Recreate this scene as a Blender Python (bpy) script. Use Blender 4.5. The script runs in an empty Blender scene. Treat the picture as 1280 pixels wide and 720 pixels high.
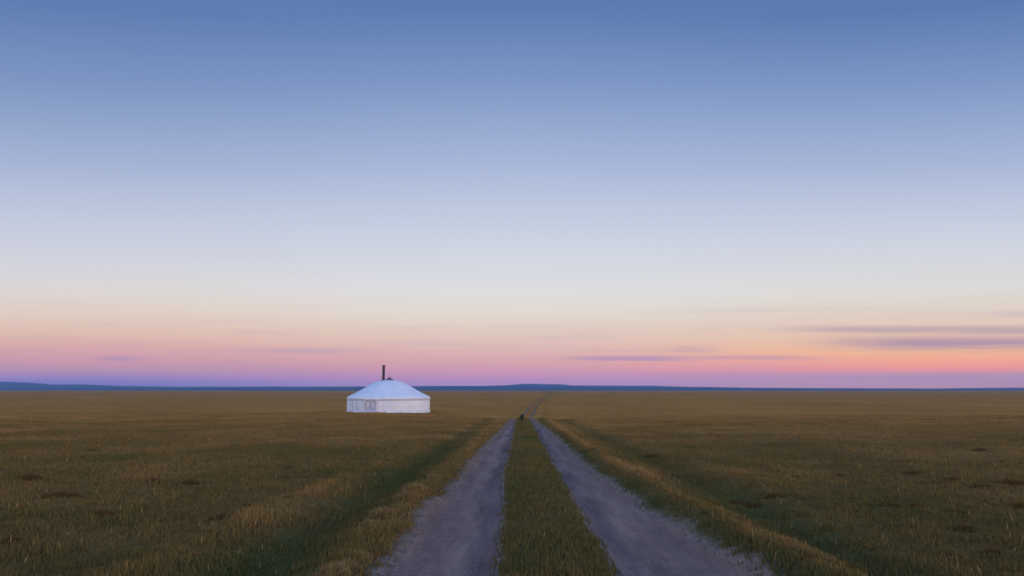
import bpy, math, random
import numpy as np
from mathutils import Vector
rng = np.random.default_rng(7)
random.seed(7)
scene = bpy.context.scene
COL = scene.collection
R = math.radians

# ------------------------------------------------------------------ helpers
def s2l(r, g, b):
    f = lambda c: (c/255)/12.92 if c/255 <= .04045 else ((c/255+.055)/1.055)**2.4
    return (f(r), f(g), f(b), 1)

def tag(o, label=None, cat=None, group=None, kind=None):
    if label: o['label'] = label
    if cat: o['category'] = cat
    if group: o['group'] = group
    if kind: o['kind'] = kind
    return o

def mesh_obj(name, verts, faces, mat, parent=None, smooth=True):
    me = bpy.data.meshes.new(name)
    me.from_pydata([tuple(v) for v in verts], [], faces)
    me.update()
    if smooth: me.polygons.foreach_set('use_smooth', [True]*len(me.polygons))
    me.materials.append(mat)
    o = bpy.data.objects.new(name, me); COL.objects.link(o)
    if parent: o.parent = parent
    return o

def fast_mesh(name, co, loops, starts, mat, attrs=None, smooth=True):
    me = bpy.data.meshes.new(name)
    me.vertices.add(len(co)); me.vertices.foreach_set('co', np.asarray(co, np.float32).ravel())
    me.loops.add(len(loops)); me.loops.foreach_set('vertex_index', np.asarray(loops, np.int32))
    me.polygons.add(len(starts)); me.polygons.foreach_set('loop_start', np.asarray(starts, np.int32))
    if smooth: me.polygons.foreach_set('use_smooth', np.ones(len(starts), bool))
    me.update(calc_edges=True); me.validate()
    for k, v in (attrs or {}).items():
        a = me.attributes.new(k, 'FLOAT', 'POINT'); a.data.foreach_set('value', np.asarray(v, np.float32))
    me.materials.append(mat)
    o = bpy.data.objects.new(name, me); COL.objects.link(o)
    return o

TAB = np.random.default_rng(3).random((256, 256))
def vnoise(x, y):
    x = np.asarray(x, float); y = np.asarray(y, float)
    xi = np.floor(x).astype(int); yi = np.floor(y).astype(int)
    fx = x-xi; fy = y-yi; fx = fx*fx*(3-2*fx); fy = fy*fy*(3-2*fy)
    a = TAB[xi & 255, yi & 255]; b = TAB[(xi+1) & 255, yi & 255]
    c = TAB[xi & 255, (yi+1) & 255]; d = TAB[(xi+1) & 255, (yi+1) & 255]
    return (a*(1-fx)+b*fx)*(1-fy)+(c*(1-fx)+d*fx)*fy
def fbm(x, y, n=4):
    s = 0; a = .5
    for k in range(n):
        s = s+a*vnoise(x*2**k+17.3*k, y*2**k+5.1*k); a *= .5
    return s/(1-.5**n)
def sst(t):
    t = np.clip(t, 0, 1); return t*t*(3-2*t)

# ------------------------------------------------------------------ terrain
def cx(Y):
    Y = np.asarray(Y, float)
    near = .35+.009*Y
    return near + np.interp(Y, [0, 85, 110, 150, 220, 350, 600, 1000, 2000, 1e6],
                            [0, 0, .25, .9, 3.1, 8.0, 20, 39, 84, 84]) * 1.0 - np.where(Y > 2000, .009*(Y-2000), 0)
def edges(Y):
    w = lambda k, a: (fbm(Y*.9+k*31, Y*0+k*7.7, 4)-.5)*a*np.clip(1.15-np.asarray(Y, float)/30, .0, 1)
    w2 = lambda k, a: (fbm(Y*.22+k*13, Y*0+k*3.7, 2)-.5)*a
    e1 = np.interp(Y, [15, 40, 58, 130, 170], [-1.62, -1.40, -1.08, -1.08, -1.35])+w(1, .22)+w2(1, .26)
    e2 = np.interp(Y, [9, 20, 40], [-.63, -.76, -.68])+w(2, .12)+w2(2, .08)
    e3 = np.interp(Y, [9, 20, 40], [.65, .60, .62])+w(3, .12)+w2(3, .08)
    e4 = np.interp(Y, [8.5, 10, 13.6, 20, 40, 58, 130, 170], [1.93, 1.80, 1.52, 1.38, 1.27, .98, .98, 1.2])+w(4, .17)+w2(4, .12)
    return e1, e2, e3, e4
def bumpf(r, c, w):
    return np.exp(-((r-c)/w)**2)
def ridge_r(Y):
    return np.interp(Y, [8, 13, 20, 40], [2.52, 2.26, 2.02, 1.9])
def height(x, Y, micro=True):
    x = np.asarray(x, float); Y = np.asarray(Y, float)
    r = x-cx(Y)
    Yc = 60+40*sst((-x-2)/11)+18*sst((x-4)/22)
    zc = -.013*Yc
    near = -.013*np.minimum(Y, Yc)
    near = near+.46*np.exp(-((x+14)/13)**2-((Y-88)/26)**2)
    fall = sst((Y-Yc)/72)
    far = -3.45 + (fbm(x/190+9, Y/150, 3)-.5)*1.3*sst((Y-160)/200) + (fbm(x/900+3, Y/700+5, 3)-.5)*3.6*sst((Y-500)/1500)
    z = near*(1-fall)+far*fall
    fade = 1-sst((Y-60)/60)*.6
    fade = np.where(Y > 400, 0.25, fade)
    wob = (fbm(Y*.13, Y*0+2.2, 2)-.5)*.7
    e1, e2, e3, e4 = edges(Y)
    # ridges and furrows beside the ruts
    z = z+fade*(.055*bumpf(r, -2.15+wob*.5, .34)+.04*bumpf(r, -3.95+wob, .5)-.08*(1-.7*sst((Y-18)/35))*bumpf(r, -3.0+wob*.6, .45)
                + .15*bumpf(r, ridge_r(Y)+wob*.3, .36)-.07*bumpf(r, 3.4+wob*.5, .4)+.03*bumpf(r, 4.6+wob, .6))
    # the ruts themselves
    def rut(a, b):
        return sst((r-a+.10)/.22)*sst((b-r+.10)/.22)
    z = z-fade*(.085*rut(e1, e2)+.10*rut(e3, e4))
    z = z+fade*.05*np.maximum(0, 1-(r/.6)**2)
    if micro:
        inr = np.maximum(rut(e1, e2), rut(e3, e4))
        m = (fbm(x*.8, Y*.8, 3)-.5)*.16*(1-.75*inr)+(fbm(x*4.2+50, Y*4.2, 3)-.5)*.055*(1-.55*inr)
        m = m+(fbm(x*.16+7, Y*.16, 2)-.5)*.22*sst((np.abs(r)-4)/6)
        z = z+m*(1-sst((Y-70)/150))
    return z

# ------------------------------------------------------------------ materials
def newmat(name):
    m = bpy.data.materials.new(name); m.use_nodes = True
    nt = m.node_tree; b = nt.nodes['Principled BSDF']
    b.inputs['Roughness'].default_value = .95
    b.inputs['Specular IOR Level'].default_value = .0
    return m, nt, b
def N(nt, t, **kw):
    n = nt.nodes.new(t)
    for k, v in kw.items(): setattr(n, k, v)
    return n
def ramp(nt, fac, stops, interp='LINEAR'):
    n = N(nt, 'ShaderNodeValToRGB'); n.color_ramp.interpolation = interp
    e = n.color_ramp.elements
    while len(e) < len(stops): e.new(1)
    for i, (p, c) in enumerate(stops):
        e[i].position = p; e[i].color = c if len(c) == 4 else (*c, 1)
    nt.links.new(fac, n.inputs[0]); return n
def noise(nt, vec, scale, detail=4, rough=.55, stretch=None):
    n = N(nt, 'ShaderNodeTexNoise'); n.inputs['Scale'].default_value = scale
    n.inputs['Detail'].default_value = detail; n.inputs['Roughness'].default_value = rough
    if stretch:
        mp = N(nt, 'ShaderNodeMapping'); mp.inputs['Scale'].default_value = stretch
        nt.links.new(vec, mp.inputs[0]); vec = mp.outputs[0]
    nt.links.new(vec, n.inputs['Vector']); return n
def mixc(nt, f, a, b, blend='MIX'):
    n = N(nt, 'ShaderNodeMix', data_type='RGBA', blend_type=blend)
    for s, v in ((n.inputs[0], f), (n.inputs[6], a), (n.inputs[7], b)):
        if hasattr(v, 'is_linked') or hasattr(v, 'links'): nt.links.new(v, s)
        elif isinstance(v, (int, float)): s.default_value = v
        else: s.default_value = v if len(v) == 4 else (*v, 1)
    return n.outputs[2]
def math_(nt, op, a, b=None, clamp=False):
    n = N(nt, 'ShaderNodeMath', operation=op, use_clamp=clamp)
    for s, v in ((n.inputs[0], a), (n.inputs[1], b)):
        if v is None: continue
        if isinstance(v, (int, float)): s.default_value = v
        else: nt.links.new(v, s)
    return n.outputs[0]
def bump(nt, b, h, strength, dist):
    n = N(nt, 'ShaderNodeBump'); n.inputs['Strength'].default_value = strength
    n.inputs['Distance'].default_value = dist
    nt.links.new(h, n.inputs['Height']); nt.links.new(n.outputs[0], b.inputs['Normal'])

# colours of the steppe
DRY = (.27, .158, .055); DRY2 = (.34, .20, .075); OLIVE = (.125, .095, .030); GREEN = (.105, .098, .030); SOIL = (.10, .062, .032)

def ground_mat():
    m, nt, b = newmat('steppe_ground')
    g = N(nt, 'ShaderNodeNewGeometry').outputs['Position']
    n1 = noise(nt, g, .022, 5, .6, (1, .55, 1))
    n2 = noise(nt, g, .35, 5, .6, (1, .6, 1))
    n3 = noise(nt, g, 5.5, 6, .7)
    c1 = ramp(nt, n1.outputs[0], [(.32, (.37, .158, .036)), (.5, (.50, .205, .042)), (.68, (.64, .265, .055))]).outputs[0]
    c2 = ramp(nt, n2.outputs[0], [(.3, (.24, .125, .038)), (.48, (.40, .18, .05)), (.7, (.55, .26, .076))]).outputs[0]
    c = mixc(nt, .42, c1, c2)
    c3 = ramp(nt, n3.outputs[0], [(.3, (.45, .45, .42)), (.5, (.95, .95, .95)), (.72, (1.5, 1.4, 1.25))]).outputs[0]
    c = mixc(nt, .75, c, c3, 'MULTIPLY')
    # the near meadow is thinner: more thatch and soil between the plants
    md = N(nt, 'ShaderNodeAttribute', attribute_name='meadow').outputs['Fac']
    c = mixc(nt, md, c, mixc(nt, .75, ramp(nt, n2.outputs[0], [(.3, (.12, .085, .032)), (.7, (.21, .135, .052))]).outputs[0], c3, 'MULTIPLY'))
    # the greener verge along the track (plants there are greener)
    at = N(nt, 'ShaderNodeAttribute', attribute_name='verge').outputs['Fac']
    vf = math_(nt, 'MULTIPLY', at, math_(nt, 'ADD', n2.outputs[0], .25), True)
    c = mixc(nt, N(nt, 'ShaderNodeAttribute', attribute_name='scrub').outputs['Fac'], c, (.07, .085, .05, 1))
    c = mixc(nt, vf, c, (.10, .10, .032, 1))
    # bare trodden soil spilling over the edges of the ruts
    du = N(nt, 'ShaderNodeAttribute', attribute_name='dust').outputs['Fac']
    n5 = noise(nt, g, 3.2, 5, .65)
    df = math_(nt, 'MULTIPLY', math_(nt, 'ADD', du, math_(nt, 'MULTIPLY', math_(nt, 'SUBTRACT', n5.outputs[0], .62), 1.4)), 2.2, True)
    df = math_(nt, 'MULTIPLY', df, math_(nt, 'MULTIPLY', du, 3.0, True), True)
    soil = ramp(nt, n3.outputs[0], [(.3, (.20, .135, .10)), (.7, (.38, .255, .19))]).outputs[0]
    c = mixc(nt, df, c, soil)
    nt.links.new(c, b.inputs['Base Color'])
    bump(nt, b, math_(nt, 'ADD', n3.outputs[0], math_(nt, 'MULTIPLY', n2.outputs[0], 2)), .9, .12)
    return m
def dirt_mat():
    m, nt, b = newmat('track_dirt')
    g = N(nt, 'ShaderNodeNewGeometry').outputs['Position']
    n1 = noise(nt, g, 1.0, 5, .6, (3.2, .35, 1))
    n2 = noise(nt, g, 22, 6, .75)
    n4 = noise(nt, g, 2.2, 5, .6)
    c1 = ramp(nt, n1.outputs[0], [(.3, (.23, .138, .108)), (.5, (.335, .200, .150)), (.72, (.46, .280, .197))]).outputs[0]
    c4 = ramp(nt, n4.outputs[0], [(.35, (.86, .87, .89)), (.62, (1.03, 1.0, .99))]).outputs[0]
    c2 = ramp(nt, n2.outputs[0], [(.3, (.55, .55, .58)), (.55, (1, 1, 1)), (.75, (1.45, 1.4, 1.35))]).outputs[0]
    c = mixc(nt, .8, c1, c4, 'MULTIPLY'); c = mixc(nt, .6, c, c2, 'MULTIPLY')
    ln = N(nt, 'ShaderNodeAttribute', attribute_name='lane').outputs['Fac']
    lw = math_(nt, 'ADD', ln, math_(nt, 'MULTIPLY', math_(nt, 'SUBTRACT', n1.outputs[0], .5), .5))
    lc = ramp(nt, lw, [(0, (.70, .72, .78)), (.22, (.80, .80, .84)), (.45, (1.08, 1.04, 1.02)), (.62, (1.16, 1.10, 1.05)), (.8, (.98, .95, .95)), (1, (.90, .90, .88))]).outputs[0]
    c = mixc(nt, .9, c, lc, 'MULTIPLY')
    gr = N(nt, 'ShaderNodeAttribute', attribute_name='overgrown').outputs['Fac']
    c = mixc(nt, gr, c, (.22, .135, .055, 1))
    nt.links.new(c, b.inputs['Base Color'])
    v = N(nt, 'ShaderNodeTexVoronoi'); v.inputs['Scale'].default_value = 30; nt.links.new(g, v.inputs['Vector'])
    h = math_(nt, 'ADD', n2.outputs[0], math_(nt, 'MULTIPLY', v.outputs['Distance'], -.5))
    bump(nt, b, math_(nt, 'ADD', h, math_(nt, 'MULTIPLY', n4.outputs[0], 1.5)), .6, .03)
    return m
def grass_mat(name='grass_blades', green=GREEN, mid=(.17, .11, .036), dry=DRY, pale=(.36, .22, .09)):
    m, nt, b = newmat(name)
    at = N(nt, 'ShaderNodeAttribute', attribute_name='dry').outputs['Fac']
    c = ramp(nt, at, [(.05, green), (.38, mid), (.7, dry), (1, pale)]).outputs[0]
    nt.links.new(c, b.inputs['Base Color'])
    return m
def simple(name, col, rough=.8, nscale=6, amt=.18, bs=.2, stretch=None):
    m, nt, b = newmat(name)
    tc = N(nt, 'ShaderNodeTexCoord').outputs['Object']
    n = noise(nt, tc, nscale, 5, .6, stretch)
    c = ramp(nt, n.outputs[0], [(.3, tuple(v*(1-amt) for v in col)), (.7, tuple(min(1, v*(1+amt*.5)) for v in col))]).outputs[0]
    nt.links.new(c, b.inputs['Base Color']); b.inputs['Roughness'].default_value = rough
    bump(nt, b, n.outputs[0], bs, .03)
    return m
M_ground = ground_mat(); M_dirt = dirt_mat(); M_grass = grass_mat()

# ------------------------------------------------------------------ ground sheet + the two ruts
def spaced(a, b, s0, g):
    out = [a]; s = s0
    while out[-1] < b: out.append(out[-1]+s); s *= g
    out[-1] = b; return out
pos = [6+.0]+[]
uf = list(np.arange(-6, 6.001, .1))
uf = sorted(set([round(v, 3) for v in uf]+[-1.6, -.6, .6, 1.6]))
side = spaced(6, 12300, .14, 1.052)[1:]
u = np.array([-v for v in side[::-1]]+uf+side)
Ys = np.array([-400, -150, -60, -25, -10, -4]+list(np.arange(-2, 4, .5))+spaced(4, 20000, .09, 1.0125)[:0]
              + spaced(4, 26, .09, 1.003)+spaced(26, 12300, .24, 1.0175)[1:])
canon = np.array([-6, -1.6, -.6, .6, 1.6, 6])
e1, e2, e3, e4 = edges(Ys)
X = np.zeros((len(Ys), len(u)))
for j, Y in enumerate(Ys):
    X[j] = np.where(np.abs(u) <= 6, np.interp(u, canon, [-6, e1[j], e2[j], e3[j], e4[j], 6]), u)+cx(Y)
YY = np.repeat(Ys[:, None], len(u), 1)
Z = height(X, YY)
nr, nc = X.shape
co = np.stack([X, YY, Z], -1).reshape(-1, 3)
def grid_faces(nr, nc):
    i = (np.arange(nr-1)[:, None]*nc+np.arange(nc-1)[None]).ravel()
    return np.stack([i, i+1, i+nc+1, i+nc], 1).ravel(), np.arange(len(i))*4
L, S = grid_faces(nr, nc)
rel = (X-cx(YY)).ravel()
verge = np.clip(bumpf(rel, -3.0, .75)+bumpf(rel, 3.4, .6)+.95*bumpf(rel, 0, .7)+.8*bumpf(rel, ridge_r(YY.ravel())-.42, .26)+.4*bumpf(rel, -2, .4), 0, 1)
E = [np.repeat(q, len(u)) for q in (e1, e2, e3, e4)]
dust = np.maximum.reduce([np.exp(-np.maximum(0, q)/.20) for q in (np.where(rel < E[0], E[0]-rel, 9), np.where(rel > E[3], rel-E[3], 9))])
dust = np.maximum(dust, .8*np.maximum.reduce([np.exp(-np.maximum(0, q)/.07) for q in (np.where((rel > E[1]) & (rel < 0), rel-E[1], 9), np.where((rel < E[2]) & (rel > 0), E[2]-rel, 9))]))
dust = np.where(((rel > E[0]-.01) & (rel < E[1]+.01)) | ((rel > E[2]-.01) & (rel < E[3]+.01)), 1, dust)*(1-sst((YY.ravel()-90)/60))
verge *= 1-.75*sst((YY.ravel()-70)/80)
ground = fast_mesh('ground', co, L, S, M_ground, {'verge': verge, 'dust': dust, 'scrub': .85*sst((YY.ravel()-2600)/3000), 'meadow': .8*(1-sst((YY.ravel()-30)/50))})
tag(ground, kind='structure')
for (a, b) in ((-1.6, -.6), (.6, 1.6)):
    ii = np.where((u >= a-1e-6) & (u <= b+1e-6))[0]; jj = np.where((Ys > -12) & (Ys < 2100))[0]
    sub = np.stack([X, YY, Z+.006], -1)[jj][:, ii]
    l, s = grid_faces(len(jj), len(ii))
    og = np.clip((sub[..., 1].ravel()-150)/250, 0, .5)+.3*sst((sub[..., 1].ravel()-50)/30)
    tag(fast_mesh('dirt_track', sub.reshape(-1, 3), l, s, M_dirt, {'overgrown': og, 'lane': np.tile((np.abs(u[ii])-.6)/1.0, len(jj))}), kind='structure')

# ------------------------------------------------------------------ grass
def blades(px, py, h, w, dry, lean=.45, zoff=-.01, base_z=None, yaw=None):
    n = len(px)
    pz = (height(px, py) if base_z is None else base_z)+zoff
    yaw = rng.random(n)*2*math.pi if yaw is None else yaw
    fa = rng.random(n)*2*math.pi
    ln = h*lean*rng.random(n)
    dx, dy = np.cos(fa)*ln, np.sin(fa)*ln
    wx, wy = np.cos(yaw)*w*.5, np.sin(yaw)*w*.5
    P = np.zeros((n, 5, 3))
    P[:, 0] = np.stack([px-wx, py-wy, pz], 1); P[:, 1] = np.stack([px+wx, py+wy, pz], 1)
    mx, my, mz = px+dx*.35, py+dy*.35, pz+h*.6
    P[:, 2] = np.stack([mx+wx*.75, my+wy*.75, mz], 1); P[:, 3] = np.stack([mx-wx*.75, my-wy*.75, mz], 1)
    P[:, 4] = np.stack([px+dx, py+dy, pz+h*np.sqrt(np.maximum(.1, 1-(ln/h)**2))], 1)
    base = np.arange(n)[:, None]*5
    Lq = (base+np.array([0, 1, 2, 3, 3, 2, 4])).ravel()
    Sq = (np.arange(n)[:, None]*7+np.array([0, 4])).ravel()
    return P.reshape(-1, 3), Lq, Sq, np.repeat(np.clip(dry, 0, 1), 5)

# loose stones in the ruts
def stones(n):
    yy = 5*np.exp(rng.random(n)*math.log(8)); a = edges(yy)
    lft = rng.random(n) < .5; t = rng.random(n)
    rr = np.where(lft, a[0]+(a[1]-a[0])*t, a[2]+(a[3]-a[2])*t)
    xx = rr+cx(yy); zz = height(xx, yy)+.008
    s = .004+.012*rng.random(n)**3
    oc = np.array([[1, 0, 0], [0, 1, 0], [-1, 0, 0], [0, -1, 0], [0, 0, .7], [0, 0, -.7]], float)
    P = (oc[None]*(.7+.6*rng.random((n, 6, 1))))*s[:, None, None]+np.stack([xx, yy, zz], 1)[:, None]
    f = np.array([0, 1, 4, 1, 2, 4, 2, 3, 4, 3, 0, 4, 1, 0, 5, 2, 1, 5, 3, 2, 5, 0, 3, 5])
    L = (np.arange(n)[:, None]*6+f).ravel()
    return P.reshape(-1, 3), L, np.arange(n*8)*3
sp, sl, ss = stones(5200)
tag(fast_mesh('gravel', sp, sl, ss, simple('stone', (.30, .24, .22), .9, 20, .4), smooth=False),
    'fine loose gravel scattered over both wheel ruts', 'gravel', kind='stuff')

# ------------------------------------------------------------------ tussocks
def tussock_mesh(name, nb, rad, hgt, drymean, mat, seed):
    nb *= 2
    g = np.random.default_rng(seed)
    rr = rad*np.sqrt(g.random(nb)); th = g.random(nb)*2*math.pi
    px, py = rr*np.cos(th)*1.35, rr*np.sin(th)
    h = hgt*(1.05-.5*(rr/rad)**2)*(.65+.5*g.random(nb))
    P, Lq, Sq, A = blades(px, py, h, .012*(.7+.6*g.random(nb)), drymean+.35*(g.random(nb)-.5), .6, -.02, base_z=np.zeros(nb))
    # the root crown: a low mound that the blades grow from
    k = 28; ring = [(1.0, -.04), (.85, -.005), (.5, .012)]
    th = np.arange(k)*2*math.pi/k; jit = 1+.12*np.sin(th*3+seed)+.07*np.sin(th*7)
    mv = [np.stack([rad*q*np.cos(th)*1.35*jit, rad*q*np.sin(th)*jit, np.full(k, zz)], 1) for q, zz in ring]+[np.array([[0, 0, .016]])]
    mv = np.concatenate(mv); b0 = len(P); ml = []; ms = []
    for j in range(2):
        for q in range(k):
            ms.append(len(ml)); ml += [b0+j*k+q, b0+j*k+(q+1) % k, b0+(j+1)*k+(q+1) % k, b0+(j+1)*k+q]
    for q in range(k):
        ms.append(len(ml)); ml += [b0+2*k+q, b0+2*k+(q+1) % k, b0+3*k]
    Sq = np.concatenate([Sq, np.array(ms)+len(Lq)]); Lq = np.concatenate([Lq, np.array(ml)])
    P = np.concatenate([P, mv]); A = np.concatenate([A, np.full(len(mv), drymean*.6)])
    return fast_mesh(name, P, Lq, Sq, mat, {'dry': A})
M_dark = grass_mat('dark_sedge', (.075, .055, .02), (.115, .064, .023), (.19, .095, .033), (.28, .16, .055))
M_pale = grass_mat('pale_straw', (.13, .11, .04), (.19, .135, .05), (.28, .18, .07), (.36, .24, .10))

CAMZ = 1.7; F = 1000.0; HZ = 487.0
def at_px(px, row):
    """ground point seen at a pixel of the photograph (fixed once, then a real place)"""
    Y = 5.0
    while Y < 3000:
        z = float(height(np.array((px-640)/F*Y), np.array(Y), False))
        if HZ+F*(CAMZ-z)/Y <= row: break
        Y *= 1.004
    x = (px-640)/F*Y
    return x, Y, float(height(np.array(x), np.array(Y)))
def place(o, px, row, s=1.0):
    o.location = at_px(px, row); o.rotation_euler.z = random.random()*.8-.4
    q = random.uniform(.5, .82) if o.name.startswith('grass') else 1.0
    o.scale = (s*q, s*q*random.uniform(.8, 1.2), s*random.uniform(.8, 1.15))

def tufts(name, protos, spots, label_fn, cat, group):
    for i, (px, row, s) in enumerate(spots):
        src = protos[i % len(protos)]
        if i < len(protos): o = src
        else: o = src.copy(); COL.objects.link(o)
        o.name = name; place(o, px, row, s)
        tag(o, label_fn(px, row), cat, group)
dk = [tussock_mesh('grass_tussock', 330, .27, .155, .35, M_dark, s) for s in (1, 2, 3, 4)]
right = [(1100, 628, 1.0), (1132, 632, .9), (1178, 636, .9), (1250, 604, 1.1), (1214, 606, .8), (985, 595, .8), (1040, 592, .7), (1055, 622, .7),
         (1222, 686, .8), (1190, 655, .8), (935, 628, .8), (910, 626, .7), (1215, 562, 1.2), (812, 570, 1.2), (1130, 590, .8), (1180, 600, 1.), (960, 618, .7), (1262, 628, .9)]
tufts('grass_tussock', dk, right, lambda p, q: 'low dark brown grass tussock in the meadow right of the track', 'tussock', 'dark tussocks in the right meadow')
dk2 = [tussock_mesh('grass_tussock', 300, .26, .15, .33, M_dark, s) for s in (11, 12, 13)]
left = [(90, 617, 1.2), (50, 597, 1.3), (203, 602, .8), (36, 668, .7), (248, 602, .8), (375, 578, .9), (290, 645, .7), (370, 584, .8), (140, 640, .8), (125, 562, 1.2), (320, 632, .6)]
tufts('grass_tussock', dk2, left, lambda p, q: 'low dark grass tussock in the meadow left of the track', 'tussock', 'dark tussocks in the left meadow')
pl = [tussock_mesh('straw_tuft', 330, .15, .17, .62, M_pale, s) for s in (21, 22, 23)]
pale_l = [(520, 612, 1.1), (505, 622, .8), (482, 640, 1.0), (470, 652, .8), (452, 688, .9), (440, 698, .8), (425, 705, .9), (545, 596, .9)]
tufts('straw_tuft', pl, pale_l, lambda p, q: 'pale straw coloured grass tuft on the ridge just left of the left rut', 'grass tuft', 'straw tufts beside the left rut')

# ------------------------------------------------------------------ the grass of the plain
def scatter(n, y0, y1, power=1.0):
    # uniform in log distance = constant density on the retina, over a fan wider than the view
    y = y0*np.exp(rng.random(n)**power*math.log(y1/y0))
    x = (rng.random(n)-.5)*2*(y*.88+4)
    return x, y

x, y = scatter(1100000, 4.6, 100)
r = x-cx(y); a1, a2, a3, a4 = edges(y)
inr = ((r > a1+.03) & (r < a2-.03)) | ((r > a3+.03) & (r < a4-.03))
clump = fbm(x*1.7, y*1.7, 3); patch = fbm(x*.33+40, y*.33, 3); big = fbm(x*.06+4, y*.05+8, 3)
edge = np.minimum.reduce([np.abs(r-a1), np.abs(r-a2), np.abs(r-a3), np.abs(r-a4)])
edge = np.where(np.abs(r) < .75, edge*2, edge)
keep = ~inr & (rng.random(len(x)) < .12+.9*sst(edge/.38)) & (rng.random(len(x)) < .6+.9*sst((clump-.3)/.4))
for o in COL.objects:      # the plain's grass leaves room for the tussocks
    if o.get('category') == 'tussock':
        keep &= ((x-o.location.x)**2+((y-o.location.y)*1.2)**2) > (.22*o.scale.x)**2
# the floor of the yurt stays free
keep &= ((x+13.3)**2+(y-87)**2) > 4.7**2
x, y, r, clump, patch, big = [v[keep] for v in (x, y, r, clump, patch, big)]
n = len(x)
median = np.abs(r) < .75
ridge = np.clip(bumpf(r, -2.15, .38)*.9*(.3+clump)+bumpf(r, np.interp(y, [16, 30], [-4.1, -3.6]), .26)*(.25+clump)+bumpf(r, ridge_r(y)+.05, .3)*(.5+patch), 0, 1)
furrow = np.clip(bumpf(r, -3.0, .55)+bumpf(r, 3.35, .38)*.75+1.3*bumpf(r, ridge_r(y)-.42, .25), 0, 1.3)*(1-.5*sst((y-20)/35))
h = .028+.045*sst((clump-.28)/.45)+.035*rng.random(n)
h = h*(.45+.55*sst(edge[keep]/.32))
h = np.where(median, .03+.05*rng.random(n)+.03*sst((clump-.3)/.4), h)
h = h*(1+.3*ridge*(.4+patch))
dry = .46+.7*(patch-.5)+.45*(big-.5)+.26*(rng.random(n)-.5)+.12*sst((y-8)/40)
dry = np.where(median, .24+.6*(patch-.5)+.3*(rng.random(n)-.5), dry)
dry = dry+.16*ridge*(.4+rng.random(n)*.8)-.26*furrow
stray = rng.random(n) < .003
dry = np.where(stray, .9, dry); h = np.where(stray & ~median, h*1.6, h)
w = (.005+.0009*y)*(.7+.6*rng.random(n))
w = np.minimum(w, .05)
P, Lq, Sq, A = blades(x, y, h, w, dry)
tag(fast_mesh('grass', P, Lq, Sq, M_grass, {'dry': A}), 'short olive and straw coloured steppe grass covering the plain on both sides of the track', 'grass', kind='stuff')

# ------------------------------------------------------------------ shrubs far along the track
M_leaf = simple('shrub_leaves', (.045, .055, .026), .9, 8, .3)
M_twig = simple('shrub_twigs', (.08, .06, .045), .9, 8, .3)
def shrub(loc, wid, hgt, label, seed, nl=420):
    g = random.Random(seed)
    root = bpy.data.objects.new('shrub', None); COL.objects.link(root); root.location = loc
    tag(root, label, 'shrub', 'shrubs along the far track')
    v, f = [], []
    lobes = [(g.uniform(-.32, .32)*wid, g.uniform(-.25, .25)*wid, g.uniform(.35, .72)*hgt, g.uniform(.22, .34)) for _ in range(6)]
    for _ in range(nl):
        lx, ly, lz, lr = g.choice(lobes)
        d = Vector((g.gauss(0, 1), g.gauss(0, 1), g.gauss(0, .9))).normalized()*(g.random()**.4)
        c = Vector((lx, ly, lz))+Vector((d.x*lr*wid, d.y*lr*wid, d.z*lr*hgt))
        c.z = max(c.z, .04)
        s = .055*hgt*g.uniform(.7, 1.3)
        a = Vector((g.gauss(0, 1), g.gauss(0, 1), g.gauss(0, 1))).normalized(); b = a.orthogonal().normalized()
        k = len(v); v += [c-a*s, c-b*s*.5, c+a*s, c+b*s*.5]; f.append((k, k+1, k+2, k+3))
    mesh_obj('crown', v, f, M_leaf, root, False)
    v, f = [], []
    for lx, ly, lz, lr in lobes:
        p0 = Vector((lx*.15, ly*.15, -.05)); p1 = Vector((lx, ly, lz)); k = len(v)
        for p, rr in ((p0, .03*hgt), (p1, .012*hgt)):
            for q in range(5):
                v.append(p+Vector((math.cos(q*1.2566)*rr, math.sin(q*1.2566)*rr, 0)))
        for q in range(5): f.append((k+q, k+(q+1) % 5, k+5+(q+1) % 5, k+5+q))
    mesh_obj('stem', v, f, M_twig, root)
    return root
def ground_at(x, Y): return (x, Y, float(height(np.array(x), np.array(Y))))
shrub(ground_at((652-640)/F*61, 61), .36, .62, 'small dark green shrub between the ruts where the track crosses the rise', 5)
shrub(ground_at((679-640)/F*1150, 1150), 9.0, 3.0, 'left one of two low dark bushes at the far end of the track', 6, 300)
shrub(ground_at((685-640)/F*1400, 1400), 8.5, 3.4, 'right one of two low dark bushes at the far end of the track', 8, 300)

# ------------------------------------------------------------------ yurt
def lathe(prof, n, phase=0, a0=0, a1=2*math.pi):
    full = abs(a1-a0-2*math.pi) < 1e-6
    v, f = [], []; m = n if full else n+1
    for (r_, z_) in prof:
        for k in range(m):
            a = a0+(a1-a0)*k/n+phase; v.append((r_*math.cos(a), r_*math.sin(a), z_))
    for j in range(len(prof)-1):
        for k in range(n):
            k2 = (k+1) % m; f.append((j*m+k, j*m+k2, (j+1)*m+k2, (j+1)*m+k))
    return v, f
YX, YY0 = -13.27, 87.0
yz = ground_at(YX, YY0-4.5)[2]
yurt = bpy.data.objects.new('yurt', None); COL.objects.link(yurt); yurt.location = (YX, YY0, 1.7-28*(82.5/1000)-.02)
yurt.rotation_euler.z = R(0)
tag(yurt, 'white felt yurt with conical roof and dark stove pipe on the plain', 'yurt')

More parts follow.
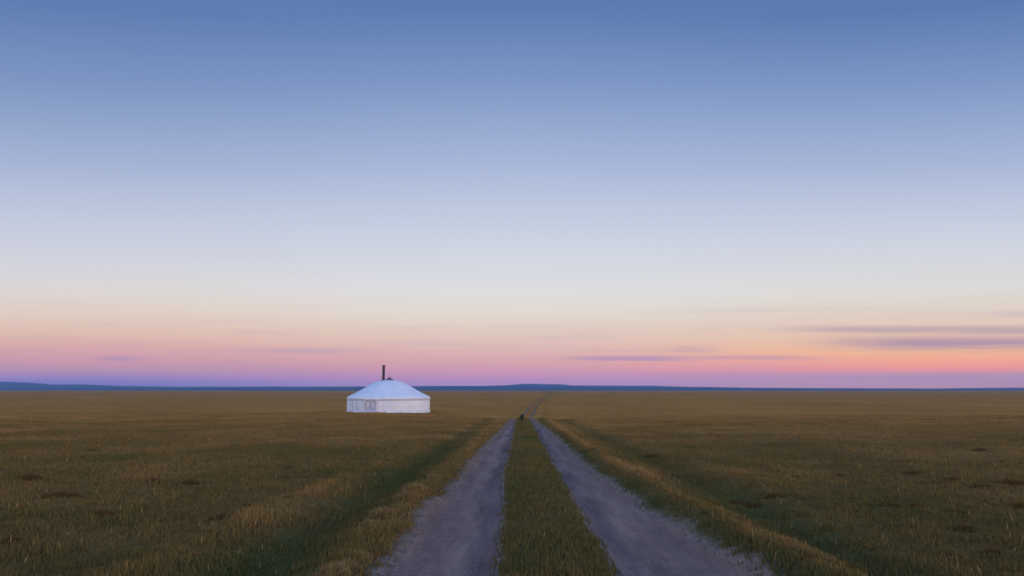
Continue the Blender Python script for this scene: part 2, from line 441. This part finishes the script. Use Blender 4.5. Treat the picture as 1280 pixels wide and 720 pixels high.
def canvas(name, col, amt=.08):
    m, nt, b = newmat(name)
    tc = N(nt, 'ShaderNodeTexCoord').outputs['Object']
    n = noise(nt, tc, 1.6, 5, .6); n2 = noise(nt, tc, 14, 4, .6, (1, 1, .25))
    c = ramp(nt, n.outputs[0], [(.3, tuple(v*(1-amt) for v in col)), (.7, col)]).outputs[0]
    nt.links.new(c, b.inputs['Base Color']); b.inputs['Roughness'].default_value = .75; b.inputs['Specular IOR Level'].default_value = .2
    bump(nt, b, math_(nt, 'ADD', n.outputs[0], math_(nt, 'MULTIPLY', n2.outputs[0], .3)), .35, .12)
    return m
M_roof = canvas('roof_canvas', (.79, .80, .80), .13); M_wall = canvas('wall_canvas', (.79, .79, .80), .13)
M_band = simple('band_rope', (.56, .55, .58), .9, 12, .2)
M_door = simple('door_paint', (.52, .50, .56), .6, 3, .15, stretch=(1, 1, .2))
M_frame = simple('door_frame_paint', (.62, .60, .64), .6, 4, .12)
M_pipe = simple('sooty_pipe', (.11, .085, .09), .7, 5, .4)
M_felt = simple('dark_felt', (.16, .14, .16), .95, 6, .3)
M_edge = simple('base_skirt_canvas', (.68, .67, .66), .8, 2, .28)

RW, HW = 4.37, 1.50
# wall: slightly bulging canvas with shallow folds
nseg = 192; v, f = [], []
zs = [-.35, 0, .12, .35, .7, 1.05, 1.35, HW]
gq = np.random.default_rng(5)
for z_ in zs:
    t = z_/HW
    for k in range(nseg):
        a = 2*math.pi*k/nseg
        fold = .012*math.sin(a*46+1.3*math.sin(a*7))+.010*math.sin(a*19+2)
        rr = RW+.03*math.sin(math.pi*max(0, t))+fold*(1-abs(t-.5))
        v.append((rr*math.cos(a), rr*math.sin(a), z_))
for j in range(len(zs)-1):
    for k in range(nseg):
        k2 = (k+1) % nseg; f.append((j*nseg+k, j*nseg+k2, (j+1)*nseg+k2, (j+1)*nseg+k))
wall = mesh_obj('wall', v, f, M_wall, yurt)
# roof with hanging eave and slight sag between 64 poles
prof = [(4.40, -.16), (4.45, -.13), (4.465, -.06), (4.40, .03), (4.25, .14), (3.7, .40), (3.0, .76), (2.3, 1.17), (1.75, 1.47), (1.4, 1.64), (1.1, 1.74), (.8, 1.785), (.4, 1.81), (.02, 1.82)]
v, f = [], []; nseg = 192
for (r_, z_) in prof:
    for k in range(nseg):
        a = 2*math.pi*k/nseg
        sag = -.02*math.cos(a*32)*math.sin(math.pi*min(1, r_/4.6))
        v.append((r_*math.cos(a), r_*math.sin(a), HW+z_+sag+(.015*math.sin(a*23) if z_ < -.1 else 0)))
for j in range(len(prof)-1):
    for k in range(nseg):
        k2 = (k+1) % nseg; f.append((j*nseg+k, j*nseg+k2, (j+1)*nseg+k2, (j+1)*nseg+k))
roof = mesh_obj('roof', v, f, M_roof, yurt)
# crown cover panel on the top and its ropes
v, f = lathe([(1.25, HW+1.70), (1.22, HW+1.73), (.9, HW+1.80), (.45, HW+1.845), (.01, HW+1.855)], 96)
mesh_obj('crown_cover', v, f, M_roof, roof)
for k in range(8):
    a = k*math.pi/4+.35; v, f = [], []; pts = [(r_, z_+HW+.035) for r_, z_ in prof[3:11]]
    for (r_, z_) in pts:
        c = Vector((r_*math.cos(a), r_*math.sin(a), z_)); t = Vector((-math.sin(a), math.cos(a), 0))
        for q in range(4):
            an = q*math.pi/2+.785; v.append(c+t*.014*math.cos(an)+Vector((0, 0, .014*math.sin(an))))
    for j in range(len(pts)-1):
        for q in range(4): f.append((j*4+q, j*4+(q+1) % 4, j*4+4+(q+1) % 4, j*4+4+q))
    mesh_obj('roof_rope', v, f, M_roof, roof)
# girdle ropes / bands around the wall
def girdle(z_, hh, mat, name='wall_band', off=.062):
    v, f = lathe([(RW+off-.03, z_-hh/2-.01), (RW+off, z_-hh/2), (RW+off+.012, z_), (RW+off, z_+hh/2), (RW+off-.03, z_+hh/2+.01)], 144)
    mesh_obj(name, v, f, mat, wall)
girdle(1.27, .085, M_band); girdle(.62, .03, M_wall)
v, f = lathe([(RW+.02, .22), (RW+.055, .20), (RW+.085, .02), (RW+.09, -.35)], 144)
mesh_obj('base_skirt', v, f, M_edge, wall)
# overlapping seam strips where wall panels join
def strip(a, wd, z0, z1, mat, name='wall_seam', th=.03):
    v, f = [], []
    for (rr) in (RW+.03, RW+.03+th):
        for aa in (a-wd/RW/2, a+wd/RW/2):
            for z_ in (z0, z1): v.append((rr*math.cos(aa), rr*math.sin(aa), z_))
    f = [(4, 6, 7, 5), (0, 4, 5, 1), (2, 3, 7, 6), (1, 5, 7, 3), (0, 2, 6, 4), (0, 1, 3, 2)]
    return mesh_obj(name, v, f, mat, wall, False)
for px in (447, 453.5, 512, 495):
    a = -math.acos((px-486)/52.0); strip(a, .10, .2, 1.2, M_band if px < 460 else M_wall, th=.035)
# door
def box(name, c, s, mat, parent, bev=.01):
    x0, y0, z0 = [c[i]-s[i]/2 for i in range(3)]; x1, y1, z1 = [c[i]+s[i]/2 for i in range(3)]
    v = [(x0, y0, z0), (x1, y0, z0), (x1, y1, z0), (x0, y1, z0), (x0, y0, z1), (x1, y0, z1), (x1, y1, z1), (x0, y1, z1)]
    o = mesh_obj(name, v, [(0, 3, 2, 1), (4, 5, 6, 7), (0, 1, 5, 4), (1, 2, 6, 5), (2, 3, 7, 6), (3, 0, 4, 7)], mat, parent, False)
    md = o.modifiers.new('b', 'BEVEL'); md.width = bev; md.segments = 2
    return o
da = -math.acos((472-486)/52.0)
door = bpy.data.objects.new('door', None); COL.objects.link(door); door.parent = yurt
door.location = ((RW+.07)*math.cos(da), (RW+.07)*math.sin(da), 0); door.rotation_euler.z = da+math.pi/2
for s in (-1, 1):
    box('door_frame', (s*.66, -.01, .60), (.12, .24, 1.28), M_frame, door)
    box('door_leaf', (s*.30, .02, .60), (.575, .08, 1.14), M_door, door)
    box('door_panel', (s*.30, -.035, .80), (.36, .03, .5), M_frame, door)
    box('door_handle', (s*.06, -.05, .62), (.03, .05, .14), M_band, door, .004)
box('lintel', (0, -.012, 1.29), (1.46, .26, .10), M_frame, door)
box('threshold', (0, -.03, .02), (1.3, .28, .12), M_frame, door)
# stove pipe
v, f = lathe([(.001, 0), (.14, 0), (.14, 1.28), (.155, 1.29), (.155, 1.38), (.14, 1.39), (.14, 1.50), (.17, 1.52), (.17, 1.60), (.11, 1.60), (.11, 1.2)], 24)
pipe = mesh_obj('stove_pipe', [(a-.58, b-.25, (c+.2 if c > .1 else c)+HW+1.67) for a, b, c in v], f, M_pipe, yurt)
v, f = lathe([(.30, 0), (.30, .09), (.16, .17), (.13, .17)], 24)
mesh_obj('pipe_flashing', [(a-.58, b-.25, c+HW+1.74) for a, b, c in v], f, M_felt, pipe)
# folded crown flap: a crumpled mound of dark felt
v, f = lathe([(.36, 0), (.37, .09), (.30, .17), (.20, .24), (.12, .36), (.05, .45), (.005, .46)], 28)
vv = []
for a, b, c in v:
    q = 1+.16*math.sin(math.atan2(b, a)*5+c*9)+.1*math.sin(math.atan2(b, a)*3)
    vv.append((a*q*1.0+.08-c*.12, b*q-.3, c*(1+.1*math.sin(a*17))+HW+1.82))
vv = [(a+.02, b, HW+1.82+(c-HW-1.82)*.8) for a, b, c in vv]
mesh_obj('crown_flap', vv, f, M_felt, yurt)

# ------------------------------------------------------------------ hills
def hills(name, D, depth, pts, seed, mat):
    """ridge seen between azimuth tangents; pts = (photo column, height in metres)"""
    px = np.array([p[0] for p in pts], float); hh = np.array([p[1] for p in pts], float)
    xs = (np.linspace(px[0], px[-1], 420)-640)/F*D
    H = np.interp(xs/D*F+640, px, hh)*(D/15000 if seed == 1 else D/10500)
    rows = np.linspace(-1, 1, 15)
    co = []
    for t in rows:
        env = (1-abs(t)**1.6)
        nx = fbm(xs/900+seed*9, xs*0+t*3+seed, 4)
        z = H*env*(.86+.28*nx)-5-3*(1-env)
        co.append(np.stack([xs*(1+t*depth/D/2), np.full_like(xs, D+t*depth/2)+(nx-.5)*300*(1-env), z], 1))
    co = np.array(co); l, s = grid_faces(len(rows), len(xs))
    tag(fast_mesh(name, co.reshape(-1, 3), l, s, mat), kind='structure')
def hill_mat():
    m, nt, b = newmat('hill_ground')
    g = N(nt, 'ShaderNodeNewGeometry').outputs['Position']
    n = noise(nt, g, .0016, 5, .6)
    c = ramp(nt, n.outputs[0], [(.35, (.02, .035, .045)), (.65, (.045, .05, .05))]).outputs[0]
    nt.links.new(c, b.inputs['Base Color']); return m
MH = hill_mat()
hills('hills', 9500, 2000, [(-700, 30), (-420, 110), (-200, 150), (-60, 190), (0, 170), (40, 150), (70, 110), (100, 112), (150, 78), (230, 62), (330, 66), (420, 68),
      (520, 74), (600, 80), (630, 90), (645, 106), (655, 116), (680, 108), (700, 110), (714, 84), (760, 84), (815, 88), (850, 70), (930, 48), (1000, 40), (1160, 30), (1240, 46), (1400, 52), (1700, 60), (2000, 25)], 1, MH)
hills('hills', 7400, 1400, [(-700, 8), (-300, 22), (0, 26), (200, 32), (420, 26), (500, 34), (560, 44), (640, 40), (720, 44), (820, 34), (1000, 26), (1200, 24), (1500, 34), (2000, 10)], 2, MH)

# ------------------------------------------------------------------ haze
HZD = 6.5e-5
hv = [(a, b, c) for c in (-12, 190) for a, b in ((-14000, -1500), (14000, -1500), (14000, 12500), (-14000, 12500))]
hm = bpy.data.materials.new('haze'); hm.use_nodes = True; nt = hm.node_tree
nt.nodes.remove(nt.nodes['Principled BSDF'])
pv = nt.nodes.new('ShaderNodeVolumePrincipled'); pv.inputs['Density'].default_value = HZD
pv.inputs['Color'].default_value = (.32, .56, 1.0, 1)
pv.inputs['Anisotropy'].default_value = .0
nt.links.new(pv.outputs[0], nt.nodes['Material Output'].inputs['Volume'])
hz = mesh_obj('haze', hv, [(0, 3, 2, 1), (4, 5, 6, 7), (0, 1, 5, 4), (1, 2, 6, 5), (2, 3, 7, 6), (3, 0, 4, 7)], hm, None, False)
tag(hz, 'thin bluish evening haze hanging over the whole plain', 'haze', kind='stuff')

# ------------------------------------------------------------------ sky, light
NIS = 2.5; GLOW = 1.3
SUN_EL, SUN_AZ = 4.0, 132.0     # azimuth from +Y towards +X: low behind the camera, to the right
w = bpy.data.worlds.new('World'); scene.world = w; w.use_nodes = True
nt = w.node_tree; bg = nt.nodes['Background']
tc = N(nt, 'ShaderNodeTexCoord').outputs['Generated']
nrm = N(nt, 'ShaderNodeVectorMath', operation='NORMALIZE'); nt.links.new(tc, nrm.inputs[0])
sep = N(nt, 'ShaderNodeSeparateXYZ'); nt.links.new(nrm.outputs[0], sep.inputs[0])
el = math_(nt, 'ARCSINE', math_(nt, 'MAXIMUM', sep.outputs[2], 0.0))
az = math_(nt, 'ARCTAN2', sep.outputs[0], sep.outputs[1])
def stretch(e_deg): return math.sqrt(e_deg/90)
def maprange(v, a, b, c=0, d=1, smooth=True):
    n = N(nt, 'ShaderNodeMapRange', interpolation_type='SMOOTHSTEP' if smooth else 'LINEAR')
    n.inputs[1].default_value = a; n.inputs[2].default_value = b; n.inputs[3].default_value = c; n.inputs[4].default_value = d
    nt.links.new(v, n.inputs[0]); return n.outputs[0]
lvl = math_(nt, 'ARCTAN2', math_(nt, 'MAXIMUM', sep.outputs[2], 0.0), math_(nt, 'MAXIMUM', sep.outputs[1], .01))
lk = math_(nt, 'MULTIPLY', maprange(sep.outputs[1], .35, .7), .6)
eg = math_(nt, 'ADD', math_(nt, 'MULTIPLY', lvl, lk), math_(nt, 'MULTIPLY', el, math_(nt, 'SUBTRACT', 1.0, lk)))
t = math_(nt, 'SQRT', math_(nt, 'DIVIDE', eg, math.pi/2))
left_s = [(0, (0.2905, 0.1844, 0.4977)), (0.376, (0.2905, 0.1844, 0.4977)), (0.59, (0.3981, 0.2196, 0.4977)), (0.858, (0.5849, 0.2712, 0.4695)), (1.287, (0.6775, 0.336, 0.3794)), (1.877, (0.7743, 0.3629, 0.3554)), (2.523, (0.8245, 0.4089, 0.3795)), (3.17, (0.8624, 0.487, 0.3748)), (3.871, (0.8569, 0.5713, 0.4141)), (4.682, (0.8493, 0.6388, 0.5058)), (5.494, (0.8316, 0.6888, 0.5632)), (6.847, (0.7789, 0.7294, 0.6897)), (9.013, (0.6766, 0.6846, 0.7485)), (11.172, (0.583, 0.6258, 0.7448)), (13.319, (0.4886, 0.5468, 0.7113)), (15.447, (0.3842, 0.4638, 0.6723)), (18.073, (0.2904, 0.3841, 0.6071)), (20.651, (0.2122, 0.3046, 0.54)), (23.173, (0.1574, 0.2521, 0.4899)), (25.388, (0.1171, 0.2055, 0.4429)), (45, (0.073, 0.15, 0.39)), (90, (0.069, 0.145, 0.38))]
mid_s = [(0, (0.7088, 0.3346, 0.501)), (0.51, (0.7088, 0.3346, 0.501)), (0.85, (0.941, 0.3528, 0.4472)), (1.246, (0.8852, 0.3763, 0.4038)), (1.813, (0.8963, 0.4278, 0.3669)), (2.666, (0.8598, 0.5147, 0.4209)), (3.521, (0.8668, 0.6088, 0.4905)), (4.263, (0.841, 0.6621, 0.5273)), (4.949, (0.8417, 0.7295, 0.608)), (5.808, (0.835, 0.7665, 0.6753)), (7.24, (0.785, 0.777, 0.7759)), (9.531, (0.6848, 0.7089, 0.7783)), (11.814, (0.5853, 0.643, 0.7666)), (14.083, (0.4917, 0.557, 0.7329)), (16.33, (0.3929, 0.4737, 0.6935)), (19.1, (0.2983, 0.3935, 0.6275)), (21.814, (0.2117, 0.3086, 0.5528)), (24.463, (0.151, 0.2477, 0.4901)), (26.785, (0.1069, 0.1947, 0.4319)), (45, (0.073, 0.15, 0.39)), (90, (0.069, 0.145, 0.38))]
right_s = [(0, (0.8762, 0.3733, 0.2791)), (0.324, (0.8762, 0.3733, 0.2791)), (0.753, (0.8762, 0.3943, 0.3783)), (1.075, (0.8829, 0.3706, 0.3394)), (1.398, (1.2576, 0.3731, 0.1922)), (1.991, (1.2019, 0.4705, 0.2019)), (2.693, (1.1201, 0.5895, 0.221)), (3.613, (0.951, 0.6215, 0.3859)), (4.968, (0.8417, 0.6646, 0.5345)), (5.783, (0.8176, 0.7242, 0.5997)), (6.869, (0.7864, 0.7609, 0.7055)), (9.042, (0.6987, 0.7146, 0.7564)), (11.208, (0.5963, 0.647, 0.7607)), (13.361, (0.5006, 0.5597, 0.7267)), (15.496, (0.3947, 0.4755, 0.6871)), (18.13, (0.2993, 0.3946, 0.628)), (20.716, (0.2122, 0.3091, 0.5529)), (23.245, (0.1512, 0.248, 0.4899)), (25.466, (0.1069, 0.1947, 0.4315)), (45, (0.073, 0.15, 0.39)), (90, (0.069, 0.145, 0.38))]
def skyramp(st):
    return ramp(nt, t, [(stretch(e), (*c, 1)) for e, c in st], 'LINEAR').outputs[0]
sky = mixc(nt, maprange(az, -.52, 0), skyramp(left_s), skyramp(mid_s))
sky = mixc(nt, maprange(az, 0, .51), sky, skyramp(right_s))
# thin streak clouds, laid out by direction in the sky
cmb = N(nt, 'ShaderNodeCombineXYZ'); nt.links.new(math_(nt, 'MULTIPLY', az, 2.2), cmb.inputs[0]); nt.links.new(math_(nt, 'MULTIPLY', el, 55.0), cmb.inputs[1])
sn = noise(nt, cmb.outputs[0], 2.2, 5, .55)
faint = math_(nt, 'MULTIPLY', maprange(sn.outputs[0], .48, .75), maprange(el, .14, .02))
sky = mixc(nt, math_(nt, 'MULTIPLY', faint, .28), sky, s2l(186, 152, 186))
wob = math_(nt, 'MULTIPLY', math_(nt, 'SUBTRACT', sn.outputs[0], .5), .010)
elw = math_(nt, 'ADD', math_(nt, 'ARCTAN2', sep.outputs[2], math_(nt, 'MAXIMUM', sep.outputs[1], .01)), wob)
def ang(px, row): # photo position -> azimuth, elevation of the streak
    p = R(7.24); c = Vector(((px-640)/F, 1, (360-row)/F))
    d = Vector((c.x, c.y*math.cos(p)-c.z*math.sin(p), c.y*math.sin(p)+c.z*math.cos(p))).normalized()
    return math.atan2(d.x, d.y), math.atan2(d.z, d.y)
def streak(px0, px1, row, half, col, amt, soft=60):
    global sky
    a0, e_ = ang(px0, row); a1, _ = ang(px1, row); e_ = ang((px0+px1)/2, row)[1]
    e_ = e_ if px1 < 1300 else ang(1150, row)[1]
    hh = half/F; s_ = soft/F
    d = math_(nt, 'ABSOLUTE', math_(nt, 'SUBTRACT', elw, e_))
    k = maprange(d, hh*.05, hh*1.5, 1, 0)
    k = math_(nt, 'MULTIPLY', k, maprange(az, a0-s_, a0+s_)); k = math_(nt, 'MULTIPLY', k, maprange(az, a1-s_, a1+s_, 1, 0))
    k = math_(nt, 'MULTIPLY', k, maprange(sn.outputs[0], .25, .55, .55, 1))
    sky = mixc(nt, math_(nt, 'MULTIPLY', k, amt), sky, s2l(*col))
streak(1000, 1700, 412, 5.5, (192, 164, 170), .75)
streak(1050, 1700, 428.5, 9, (186, 150, 166), .92, 90)
streak(715, 850, 448, 3.2, (180, 142, 184), .72, 35)
streak(860, 1010, 447, 2.2, (190, 145, 178), .5, 40)
streak(840, 885, 436, 4, (198, 162, 172), .45, 25)
streak(125, 172, 448, 3.5, (172, 144, 182), .5, 18)
streak(290, 450, 438, 4, (188, 156, 182), .35, 60)
streak(860, 1100, 387, 4.5, (210, 194, 192), .22, 90)
streak(1240, 1700, 392, 4, (196, 172, 180), .4, 40)
st = N(nt, 'ShaderNodeTexSky', sky_type='NISHITA'); st.sun_disc = False
st.sun_elevation = R(SUN_EL); st.sun_rotation = R(SUN_AZ)
st.air_density = 1.4; st.dust_density = .6; st.ozone_density = 3
nis = N(nt, 'ShaderNodeVectorMath', operation='SCALE'); nt.links.new(st.outputs[0], nis.inputs[0]); nis.inputs['Scale'].default_value = .05
# the Nishita glow takes over outside the part of the sky that the photograph shows
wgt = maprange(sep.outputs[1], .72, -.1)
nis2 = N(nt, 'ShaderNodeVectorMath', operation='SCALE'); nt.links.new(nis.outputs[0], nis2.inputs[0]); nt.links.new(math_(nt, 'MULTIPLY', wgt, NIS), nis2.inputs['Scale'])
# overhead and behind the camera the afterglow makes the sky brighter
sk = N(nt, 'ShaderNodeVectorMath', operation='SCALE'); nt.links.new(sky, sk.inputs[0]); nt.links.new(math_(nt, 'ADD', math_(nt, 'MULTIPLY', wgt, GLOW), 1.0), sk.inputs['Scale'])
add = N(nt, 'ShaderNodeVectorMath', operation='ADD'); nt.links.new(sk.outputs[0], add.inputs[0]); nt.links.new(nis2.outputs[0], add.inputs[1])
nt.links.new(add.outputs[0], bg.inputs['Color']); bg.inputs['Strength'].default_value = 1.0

sl = bpy.data.lights.new('sun', 'SUN'); sl.energy = .75; sl.angle = R(10); sl.color = (1, .72, .55)
so = bpy.data.objects.new('sun', sl); COL.objects.link(so)
d = Vector((math.sin(R(SUN_AZ))*math.cos(R(SUN_EL)), math.cos(R(SUN_AZ))*math.cos(R(SUN_EL)), math.sin(R(SUN_EL))))
so.rotation_euler = (-d).to_track_quat('-Z', 'Y').to_euler()

# ------------------------------------------------------------------ camera, render
cam = bpy.data.cameras.new('camera'); co_ = bpy.data.objects.new('camera', cam); COL.objects.link(co_)
cam.sensor_width = 36; cam.lens = 28.125; cam.clip_start = .05; cam.clip_end = 60000
co_.location = (0, 0, CAMZ); co_.rotation_euler = (R(90+7.24), 0, 0)
scene.camera = co_
scene.render.engine = 'CYCLES'
scene.view_settings.view_transform = 'Standard'; scene.view_settings.look = 'None'
scene.view_settings.exposure = 0; scene.view_settings.gamma = 1
scene.cycles.volume_bounces = 1
